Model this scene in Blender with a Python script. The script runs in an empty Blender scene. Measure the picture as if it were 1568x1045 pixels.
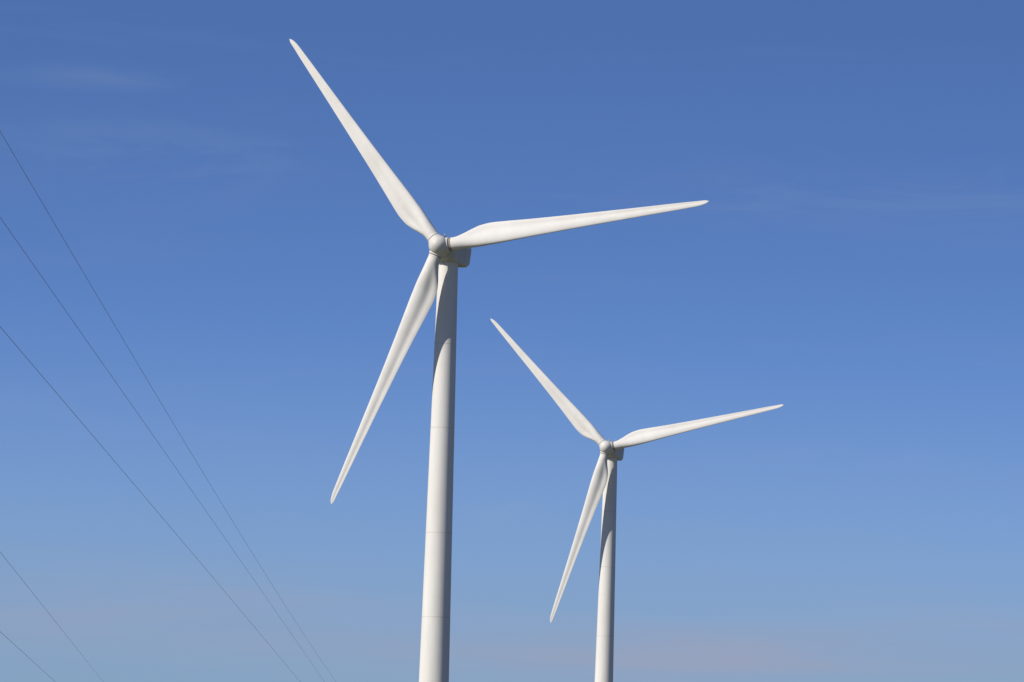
import bpy, bmesh, math
import numpy as np
from mathutils import Vector, Matrix
scene=bpy.context.scene
F=8071.2; PITCH=0.0906; ROLL=0.0330; ZC=1.7
SUN_AZ=math.radians(57); SUN_EL=math.radians(34)   # azimuth left of "behind camera"
# ---------------- materials
def newmat(name):
    m=bpy.data.materials.new(name);m.use_nodes=True
    nt=m.node_tree;b=nt.nodes['Principled BSDF'];return m,nt,b
def paint(name,c1,c2,rough=0.45,scale=0.6,stretch=(1,1,1)):
    m,nt,b=newmat(name)
    tc=nt.nodes.new('ShaderNodeTexCoord');mp=nt.nodes.new('ShaderNodeMapping')
    mp.inputs['Scale'].default_value=stretch
    nz=nt.nodes.new('ShaderNodeTexNoise');nz.inputs['Scale'].default_value=scale;nz.inputs['Detail'].default_value=8;nz.inputs['Roughness'].default_value=0.65
    cr=nt.nodes.new('ShaderNodeValToRGB')
    cr.color_ramp.elements[0].position=0.3;cr.color_ramp.elements[0].color=(*c1,1)
    cr.color_ramp.elements[1].position=0.62;cr.color_ramp.elements[1].color=(*c2,1)
    L=nt.links.new
    L(tc.outputs['Object'],mp.inputs[0]);L(mp.outputs[0],nz.inputs['Vector']);L(nz.outputs['Fac'],cr.inputs[0]);L(cr.outputs[0],b.inputs['Base Color'])
    b.inputs['Roughness'].default_value=rough
    b.inputs['Specular IOR Level'].default_value=.25
    return m
M_TOWER=paint('tower_paint',(.66,.64,.59),(.74,.72,.675),.65,.5,stretch=(1,1,.12))
M_BLADE=paint('blade_gelcoat',(.65,.63,.58),(.72,.70,.655),.7,.3)
M_NAC=paint('nacelle_paint',(.50,.485,.45),(.63,.615,.58),.6,.9)
M_HUB=paint('hub_paint',(.56,.54,.49),(.70,.68,.63),.6,1.6)
M_GREASE=paint('grease_stain',(.12,.09,.06),(.38,.33,.28),.7,2.5)
M_DARK=paint('dark_gap',(.03,.03,.03),(.06,.06,.06),.7,2)
M_STEEL=paint('galvanised_steel',(.3,.3,.3),(.42,.42,.42),.5,3)
M_WIRE=paint('weathered_cable',(.17,.17,.18),(.23,.23,.24),.6,1)
M_WOOD=paint('pole_wood',(.10,.07,.05),(.2,.15,.1),.9,4,stretch=(1,1,.1))
M_CONC=paint('concrete',(.32,.31,.29),(.42,.41,.38),.9,2)
M_GRASS=paint('dry_grass',(.06,.075,.025),(.17,.15,.07),.95,.08)
# ---------------- helpers
def mesh_obj(name,verts,faces,mat,smooth=True,parent=None,sharp=None):
    me=bpy.data.meshes.new(name);me.from_pydata([tuple(v) for v in verts],[],faces);me.update()
    bm=bmesh.new();bm.from_mesh(me);bmesh.ops.recalc_face_normals(bm,faces=bm.faces);bm.to_mesh(me);bm.free()
    me.materials.append(mat)
    if smooth:
        me.polygons.foreach_set('use_smooth',[True]*len(me.polygons))
        if sharp: me.set_sharp_from_angle(angle=math.radians(sharp))
    o=bpy.data.objects.new(name,me);bpy.context.collection.objects.link(o)
    if parent:o.parent=parent
    return o
def loft(rings,cap=True):
    n=len(rings[0]);V=[p for r in rings for p in r];Fs=[]
    for i in range(len(rings)-1):
        for j in range(n):
            k=(j+1)%n;Fs.append((i*n+j,i*n+k,(i+1)*n+k,(i+1)*n+j))
    if cap:
        Fs.append(tuple(range(n))[::-1]);Fs.append(tuple((len(rings)-1)*n+j for j in range(n)))
    return V,Fs
def revolve(profile,O,A,n=64):
    A=Vector(A).normalized();t=Vector((0,0,1)) if abs(A.z)<.9 else Vector((1,0,0))
    e1=A.cross(t).normalized();e2=A.cross(e1)
    return [[Vector(O)+A*s+(e1*math.cos(2*math.pi*j/n)+e2*math.sin(2*math.pi*j/n))*max(r,.002) for j in range(n)] for s,r in profile]
def empty(name,loc=(0,0,0)):
    e=bpy.data.objects.new(name,None);e.location=loc;bpy.context.collection.objects.link(e);return e
def tube(name,pts,rad,mat,parent=None,n=8):
    rings=[]
    for i,p in enumerate(pts):
        a=pts[max(i-1,0)];b=pts[min(i+1,len(pts)-1)];d=(Vector(b)-Vector(a)).normalized()
        t=Vector((0,0,1)) if abs(d.z)<.9 else Vector((1,0,0));e1=d.cross(t).normalized();e2=d.cross(e1)
        r=rad[i] if isinstance(rad,(list,tuple)) else rad
        rings.append([Vector(p)+(e1*math.cos(2*math.pi*j/n)+e2*math.sin(2*math.pi*j/n))*r for j in range(n)])
    V,Fc=loft(rings);return mesh_obj(name,V,Fc,mat,parent=parent,sharp=60)
def smooth_interp(x,xs,ys):
    i=max(0,min(len(xs)-2,int(np.searchsorted(xs,x))-1))
    h=xs[i+1]-xs[i];t=(x-xs[i])/h
    def m(k):
        if k==0:return (ys[1]-ys[0])/(xs[1]-xs[0])
        if k==len(xs)-1:return (ys[-1]-ys[-2])/(xs[-1]-xs[-2])
        a=(ys[k]-ys[k-1])/(xs[k]-xs[k-1]);b=(ys[k+1]-ys[k])/(xs[k+1]-xs[k])
        return 0 if a*b<=0 else 2*a*b/(a+b)
    t2=t*t;t3=t2*t
    return (2*t3-3*t2+1)*ys[i]+(t3-2*t2+t)*h*m(i)+(-2*t3+3*t2)*ys[i+1]+(t3-t2)*h*m(i+1)
# ---------------- blade
R=38.5
RS=[0,.04,.060,.088,.122,.158,.192,.25,.34,.47,.62,.76,.88,.94,.97,.988,1.0]
CH=[1.78,1.78,1.82,2.17,2.75,3.17,3.24,3.02,2.60,2.11,1.66,1.28,.98,.80,.66,.46,.06]
TH=[1.0,1.0,.97,.76,.52,.38,.32,.27,.24,.215,.20,.19,.18,.18,.18,.18,.18]
TW=[14,14,14,13.5,12.5,11.5,10.5,8.6,6.3,3.8,1.9,.7,0,-.3,-.4,-.5,-.5]
LE=[.5,.5,.495,.42,.35,.315,.30,.30,.30,.30,.31,.33,.36,.38,.40,.43,.5]
def blade_rings(hub,b,c,n,pitch=0.0,cone=0.0,bend=0.0):
    rings=[];N=72;steps=list(np.linspace(.045,.30,40))+list(np.linspace(.315,.93,60))+list(np.linspace(.94,1.0,22))
    for s in steps:
        ch=smooth_interp(s,RS,CH);th=smooth_interp(s,RS,TH);tw=math.radians(smooth_interp(s,RS,TW)+pitch);le=smooth_interp(s,RS,LE)
        w=min(1,max(0,(s-.05)/.12));w=w*w*(3-2*w)
        cdir=c*math.cos(tw)+n*math.sin(tw);tdir=n*math.cos(tw)-c*math.sin(tw)   # tdir -> pressure side (upwind)
        O=hub+b*(s*R)+n*(bend*s*s)-c*(.20*max(0,(s-.95)/.05)**2)
        ring=[]
        for j in range(N):
            a=2*math.pi*j/N
            x=.5*(1-math.cos(a))
            circ=.5*math.sin(a)*ch*th
            yt=5*th*ch*(.2969*math.sqrt(max(x,0))-.126*x-.3516*x*x+.2843*x**3-.1015*x**4)
            if a<=math.pi: ya=yt*1.08+0.02*ch*math.sin(math.pi*x)*w
            else:
                cusp=math.exp(-((x-.70)/.22)**2)*.36
                ya=-yt*(.92-cusp*1.2)
                ya+=0.018*ch*math.exp(-((x-.72)/.2)**2)*w*(1-x)*4*x
            y=circ*(1-w)+ya*w
            ring.append(O+cdir*((le-x)*ch)-tdir*y)
        rings.append(ring)
    return rings
# ---------------- turbine
def turbine(name,hub,psi,th0,cone,over,pitch=0,HZ=80.0,bend=0.0):
    tilt=math.radians(5)
    nh=Vector((-math.sin(psi),-math.cos(psi),0));h=Vector((math.cos(psi),-math.sin(psi),0));z=Vector((0,0,1))
    n=nh*math.cos(tilt)+z*math.sin(tilt);v=z*math.cos(tilt)-nh*math.sin(tilt)
    base=Vector(hub)-nh*over;base.z=0
    E=empty(name,base);hb=Vector(hub)-base
    H0=HZ-2.0
    def rad(zz): return 2.30+(1.37-2.30)*(zz/H0)
    seams=[14,28,41,54,66]
    zs=[.25];secs=[.25]+seams+[H0]
    for a,bq in zip(secs[:-1],secs[1:]):
        for k in range(1,9): zs.append(a+(bq-a)*k/8)
    Vv,Fc=loft(revolve([(q,rad(q)) for q in zs],(0,0,0),(0,0,1),128));mesh_obj('tower_shell',Vv,Fc,M_TOWER,parent=E,sharp=50)
    for i,s in enumerate([3.0+2.9*k for k in range(26)]):
        if s>H0-1: break
        r=rad(s);big=any(abs(s-q)<1.46 for q in seams)
        w=.04 if big else .02; pr=.012 if big else .004
        Vv,Fc=loft(revolve([(s-w,r-.01),(s-w,r+pr),(s+w,r+pr),(s+w,r-.01)],(0,0,0),(0,0,1),128));mesh_obj('weld_seam_%d'%i,Vv,Fc,M_NAC if big else M_TOWER,parent=E,sharp=30)
    Vv,Fc=loft(revolve([(-.3,4.6),(.12,4.6),(.25,4.4),(.25,2.0)],(0,0,0),(0,0,1),48));mesh_obj('foundation',Vv,Fc,M_CONC,parent=E,sharp=30)
    def box(nm,cx,cy,cz,sx,sy,sz,mat):
        vs=[(cx+i*sx/2,cy+j*sy/2,cz+k*sz/2) for i in(-1,1) for j in(-1,1) for k in(-1,1)]
        fs=[(0,1,3,2),(4,6,7,5),(0,4,5,1),(2,3,7,6),(0,2,6,4),(1,5,7,3)]
        return mesh_obj(nm,vs,fs,mat,smooth=False,parent=E)
    box('door_frame',0,-2.25,2.6,1.15,.24,2.5,M_STEEL);box('door',0,-2.33,2.6,.95,.14,2.3,M_NAC)
    for k in range(6): box('step_%d'%k,0,-2.6-.3*(5-k),.35+.2*k,1.1,.3,.06,M_STEEL)
    Vv,Fc=loft(revolve([(H0-.02,1.37),(H0-.02,1.46),(H0+.16,1.46),(H0+.16,1.33),(H0+.7,1.33)],(0,0,0),(0,0,1),64));mesh_obj('yaw_collar',Vv,Fc,M_NAC,parent=E,sharp=30)
    def ringN(back,wt,wb,top,bot,rt,rb):
        pts=[];K=7
        for (cx,cy,r,a0) in ((wt-rt,top-rt,rt,0),(-wt+rt,top-rt,rt,90),(-wb+rb,bot+rb,rb,180),(wb-rb,bot+rb,rb,270)):
            for k in range(K):
                a=math.radians(a0+90*k/(K-1));pts.append(hb-n*back+h*(cx+r*math.cos(a))+v*(cy+r*math.sin(a)))
        return pts
    rr=[ringN(1.25,1.15,1.15,1.25,-1.15,.9,.9),ringN(1.45,1.45,1.4,1.5,-1.35,.7,.7),ringN(2.1,1.62,1.55,1.62,-1.55,.4,.40),ringN(3.0,1.66,1.6,1.66,-1.6,.32,.32),
        ringN(5.0,1.68,1.6,1.68,-1.58,.3,.3),ringN(6.6,1.68,1.6,1.68,-1.55,.3,.3),ringN(7.7,1.66,1.58,1.64,-1.48,.3,.3),ringN(8.75,1.62,1.5,1.58,-1.0,.3,.3),
        ringN(9.05,1.55,1.42,1.48,-.75,.28,.3),ringN(9.15,1.4,1.3,1.3,-.6,.2,.2)]
    Vv,Fc=loft(rr);mesh_obj('nacelle',Vv,Fc,M_NAC,parent=E,sharp=40)
    def frame(back,x,y,zz,sx,sy,sz,nm,mat):
        vs=[hb-n*(back+i*sy/2)+h*(x+j*sx/2)+v*(zz+k*sz/2) for i in(-1,1) for j in(-1,1) for k in(-1,1)]
        fs=[(0,1,3,2),(4,6,7,5),(0,4,5,1),(2,3,7,6),(0,2,6,4),(1,5,7,3)]
        return mesh_obj(nm,vs,fs,mat,smooth=False,parent=E)
    frame(4.6,0,0,1.78,1.2,1.6,.22,'roof_hatch',M_NAC)
    frame(7.4,0,0,1.8,1.9,1.3,.3,'roof_vent',M_NAC)
    for sx in(-.55,.55):
        p=hb-n*8.5+h*sx+v*1.5
        tube('wind_sensor_mast',[p,p+v*1.5],.04,M_STEEL,E);tube('wind_sensor_cup',[p+v*1.5-h*.15,p+v*1.5+h*.15],.09,M_STEEL,E)
    p=hb-n*2.0+v*1.6;tube('aviation_light',[p,p+v*.15,p+v*.5],[.16,.16,.12],M_STEEL,E)
    Vv,Fc=loft(revolve([(-1.22,.9),(-1.2,1.2),(-1.0,1.34),(-.4,1.42),(.3,1.42),(.8,1.33),(1.2,1.15),(1.55,.9),(1.8,.62),(1.95,.34),(2.0,.0)],hb,n,64));mesh_obj('hub_spinner',Vv,Fc,M_HUB,parent=E,sharp=50)
    Vv,Fc=loft(revolve([(-1.32,.8),(-1.32,1.12),(-1.2,1.12),(-1.2,.8)],hb,n,48));mesh_obj('rotor_bearing_gap',Vv,Fc,M_DARK,parent=E,sharp=30)
    for k in range(3):
        a=th0+k*2*math.pi/3
        b0=h*math.sin(a)+v*math.cos(a);c=h*math.cos(a)-v*math.sin(a)
        b=b0*math.cos(cone)+n*math.sin(cone);nn=n*math.cos(cone)-b0*math.sin(cone)
        Vv,Fc=loft(revolve([(.2,1.02),(1.30,1.02),(1.38,.99),(1.42,.93)],hb,b,56));mesh_obj('blade_socket_%d'%(k+1),Vv,Fc,M_HUB,parent=E,sharp=40)
        Vv,Fc=loft(revolve([(1.3,.84),(1.56,.84)],hb,b,48));mesh_obj('pitch_bearing_gap_%d'%(k+1),Vv,Fc,M_DARK,parent=E,sharp=30)
        Vv,Fc=loft(revolve([(1.50,.5),(1.50,.915),(1.62,.93),(1.72,.915),(1.80,.885)],hb,b,56));mesh_obj('blade_collar_%d'%(k+1),Vv,Fc,M_GREASE if k==1 else M_HUB,parent=E,sharp=40)
        Vv,Fc=loft(blade_rings(hb,b,c,nn,pitch,bend=bend));mesh_obj('blade_%d'%(k+1),Vv,Fc,M_BLADE,parent=E,sharp=60)
    return E
turbine('wind_turbine',(-10.38,721.10,80),.3186,-.6812,-.0154,3.85)
turbine('wind_turbine.001',(20.57,1101.57,80),.2622,-.7727,-.0154,3.85)
# ---------------- camera
f=Vector((0,math.cos(PITCH),math.sin(PITCH)));R0=Vector((1,0,0));U0=R0.cross(f)
Rr=R0*math.cos(ROLL)+U0*math.sin(ROLL);U=U0*math.cos(ROLL)-R0*math.sin(ROLL)
cd=bpy.data.cameras.new('camera');cam=bpy.data.objects.new('camera',cd);bpy.context.collection.objects.link(cam)
cam.matrix_world=Matrix(((Rr.x,U.x,-f.x,0),(Rr.y,U.y,-f.y,0),(Rr.z,U.z,-f.z,ZC),(0,0,0,1)))
cd.sensor_width=36;cd.lens=F*36/1568;cd.clip_start=.5;cd.clip_end=60000
scene.camera=cam
# ---------------- power lines
def power_line(x0,y0,m,cables,ynear,yfar,name):
    E=empty(name,(x0,y0,0))
    X=lambda y:m*(y-y0)
    for k,co in cables.items():
        ys=np.linspace(ynear,yfar,90)
        tube('cable_'+k,[(X(y),y-y0,float(np.polyval(co,y/100))) for y in ys],.010,M_WIRE,E,6)
    for q,y in enumerate((ynear,yfar)):
        hs=[float(np.polyval(co,y/100)) for co in cables.values()]
        tube('pole_%d'%q,[(X(y)-.9,y-y0,-.5),(X(y)-.9,y-y0,max(hs)+.5)],[.28,.16],M_WOOD,E,16)
        for i,z in enumerate(hs):
            tube('arm_%d_%d'%(q,i),[(X(y)-.9,y-y0,z-.25),(X(y),y-y0,z-.2)],.05,M_STEEL,E)
            tube('insulator_%d_%d'%(q,i),[(X(y),y-y0,z-.22),(X(y),y-y0,z-.12),(X(y),y-y0,z)],[.07,.09,.04],M_STEEL,E)
power_line(-20,205,-.005,{'a':[0.0969,-2.3695,31.8592],'b':[-0.0166,-1.1347,26.6768],'c':[-0.0215,-0.9879,22.3413]},120,775,'power_line')
power_line(-28,290,-.06,{'d':[0.5782,14.055],'e':[0.2776,10.6266]},200,790,'power_line.001')
# ---------------- ground
N=40;S=30000
vs=[];fs=[]
g=[(-1+2*i/N) for i in range(N+1)];g=[math.copysign(abs(t)**3,t)*S for t in g]
for y in g:
    for x in g: vs.append((x,y,0))
for i in range(N):
    for j in range(N): fs.append((i*(N+1)+j,i*(N+1)+j+1,(i+1)*(N+1)+j+1,(i+1)*(N+1)+j))
mesh_obj('ground',vs,fs,M_GRASS)
# ---------------- sun + world
sd=Vector((-math.sin(SUN_AZ)*math.cos(SUN_EL),-math.cos(SUN_AZ)*math.cos(SUN_EL),math.sin(SUN_EL)))
sl=bpy.data.lights.new('sun','SUN');sl.energy=4.5;sl.angle=math.radians(.53);sl.color=(1,.94,.85)
so=bpy.data.objects.new('sun',sl);bpy.context.collection.objects.link(so);so.rotation_euler=sd.to_track_quat('Z','Y').to_euler();so.location=(0,0,200)
w=bpy.data.worlds.new('World');scene.world=w;w.use_nodes=True;nt=w.node_tree;nt.nodes.clear();L=nt.links.new
out_=nt.nodes.new('ShaderNodeOutputWorld');bg=nt.nodes.new('ShaderNodeBackground');sky=nt.nodes.new('ShaderNodeTexSky')
sky.sky_type='NISHITA';sky.sun_disc=False;sky.sun_elevation=SUN_EL;sky.sun_rotation=math.atan2(sd.x,sd.y)%(2*math.pi)
sky.air_density=1.0;sky.dust_density=.2;sky.ozone_density=3.0;sky.altitude=300
tc=nt.nodes.new('ShaderNodeTexCoord');mp=nt.nodes.new('ShaderNodeMapping');mp.inputs['Scale'].default_value=(1,1,4);mp.inputs['Location'].default_value=(0,0,.05)
nrm=nt.nodes.new('ShaderNodeVectorMath');nrm.operation='NORMALIZE'
L(tc.outputs['Generated'],mp.inputs[0]);L(mp.outputs[0],nrm.inputs[0]);L(nrm.outputs[0],sky.inputs['Vector'])
hs=nt.nodes.new('ShaderNodeHueSaturation');hs.inputs['Saturation'].default_value=1.16;hs.inputs['Hue'].default_value=.512
L(sky.outputs[0],hs.inputs['Color'])
def noise(scale,stretch,det,dist=0,rough=.55):
    m=nt.nodes.new('ShaderNodeMapping');m.inputs['Scale'].default_value=stretch;m.inputs['Rotation'].default_value=(0,math.radians(1.5),0)
    L(tc.outputs['Generated'],m.inputs[0]);n=nt.nodes.new('ShaderNodeTexNoise');n.inputs['Scale'].default_value=scale;n.inputs['Detail'].default_value=det;n.inputs['Distortion'].default_value=dist;n.inputs['Roughness'].default_value=rough
    L(m.outputs[0],n.inputs['Vector']);return n.outputs['Fac']
def mapr(src,a,b,c,d):
    m=nt.nodes.new('ShaderNodeMapRange');m.interpolation_type='SMOOTHSTEP';m.inputs[1].default_value=a;m.inputs[2].default_value=b;m.inputs[3].default_value=c;m.inputs[4].default_value=d;L(src,m.inputs[0]);return m.outputs[0]
def mul(a,b,op='MULTIPLY'):
    m=nt.nodes.new('ShaderNodeMath');m.operation=op
    for i,q in enumerate((a,b)):
        if isinstance(q,(float,int)):m.inputs[i].default_value=q
        else:L(q,m.inputs[i])
    return m.outputs[0]
def mixc(fac,a,col):
    mx=nt.nodes.new('ShaderNodeMix');mx.data_type='RGBA';L(fac,mx.inputs[0]);L(a,mx.inputs[6]);mx.inputs[7].default_value=(*col,1);return mx.outputs[2]
sep=nt.nodes.new('ShaderNodeSeparateXYZ');L(tc.outputs['Generated'],sep.inputs[0])
L(mapr(sep.outputs[2],.16,.6,1.56,1.0),hs.inputs['Value'])      # deeper towards the zenith
def gauss(cx,cz,sx,sz,amp):
    def sq(o,c,s):
        d=mul(mul(o,c,'SUBTRACT'),1/s);return mul(d,d)
    e=mul(mul(sq(sep.outputs[0],cx,sx),sq(sep.outputs[2],cz,sz),'ADD'),-1.0)
    return mul(mul(math.e,e,'POWER'),amp)
# low haze layer
col=mixc(mapr(sep.outputs[2],.012,.100,.88,0.0),hs.outputs[0],(2.15,3.25,4.7))
# thin cirrus streaks, and soft haze banks near the horizon
streak=mapr(noise(20,(1,1,4),9,.9,.65),.36,.70,.0,1)
wis=None
for g_ in ((-.080,.137,.018,.002,.11),(-.072,.123,.045,.006,.10),(-.002,.060,.007,.003,.36),(.064,.071,.012,.0018,.26),(.074,.120,.05,.007,.10)):
    q=gauss(*g_);wis=q if wis is None else mul(wis,q,'ADD')
wis=mul(wis,streak)
col=mixc(wis,col,(3.6,4.2,5.6))
soft=mapr(noise(7,(1,1,12),6,.2),.32,.68,.25,1)
bank=mul(mul(gauss(-.075,.037,.055,.008,.60),gauss(.080,.033,.060,.009,.70),'ADD'),gauss(.02,.030,.05,.006,.45),'ADD')
bank=mul(bank,soft)
gen=mapr(noise(9,(1,1,9),7,.6),.50,.80,0,.06)
col=mixc(mul(bank,gen,'ADD'),col,(3.4,3.6,4.8))
bg.inputs['Strength'].default_value=.1
L(col,bg.inputs[0]);L(bg.outputs[0],out_.inputs[0])
scene.view_settings.view_transform='Standard';scene.view_settings.look='None';scene.view_settings.exposure=0
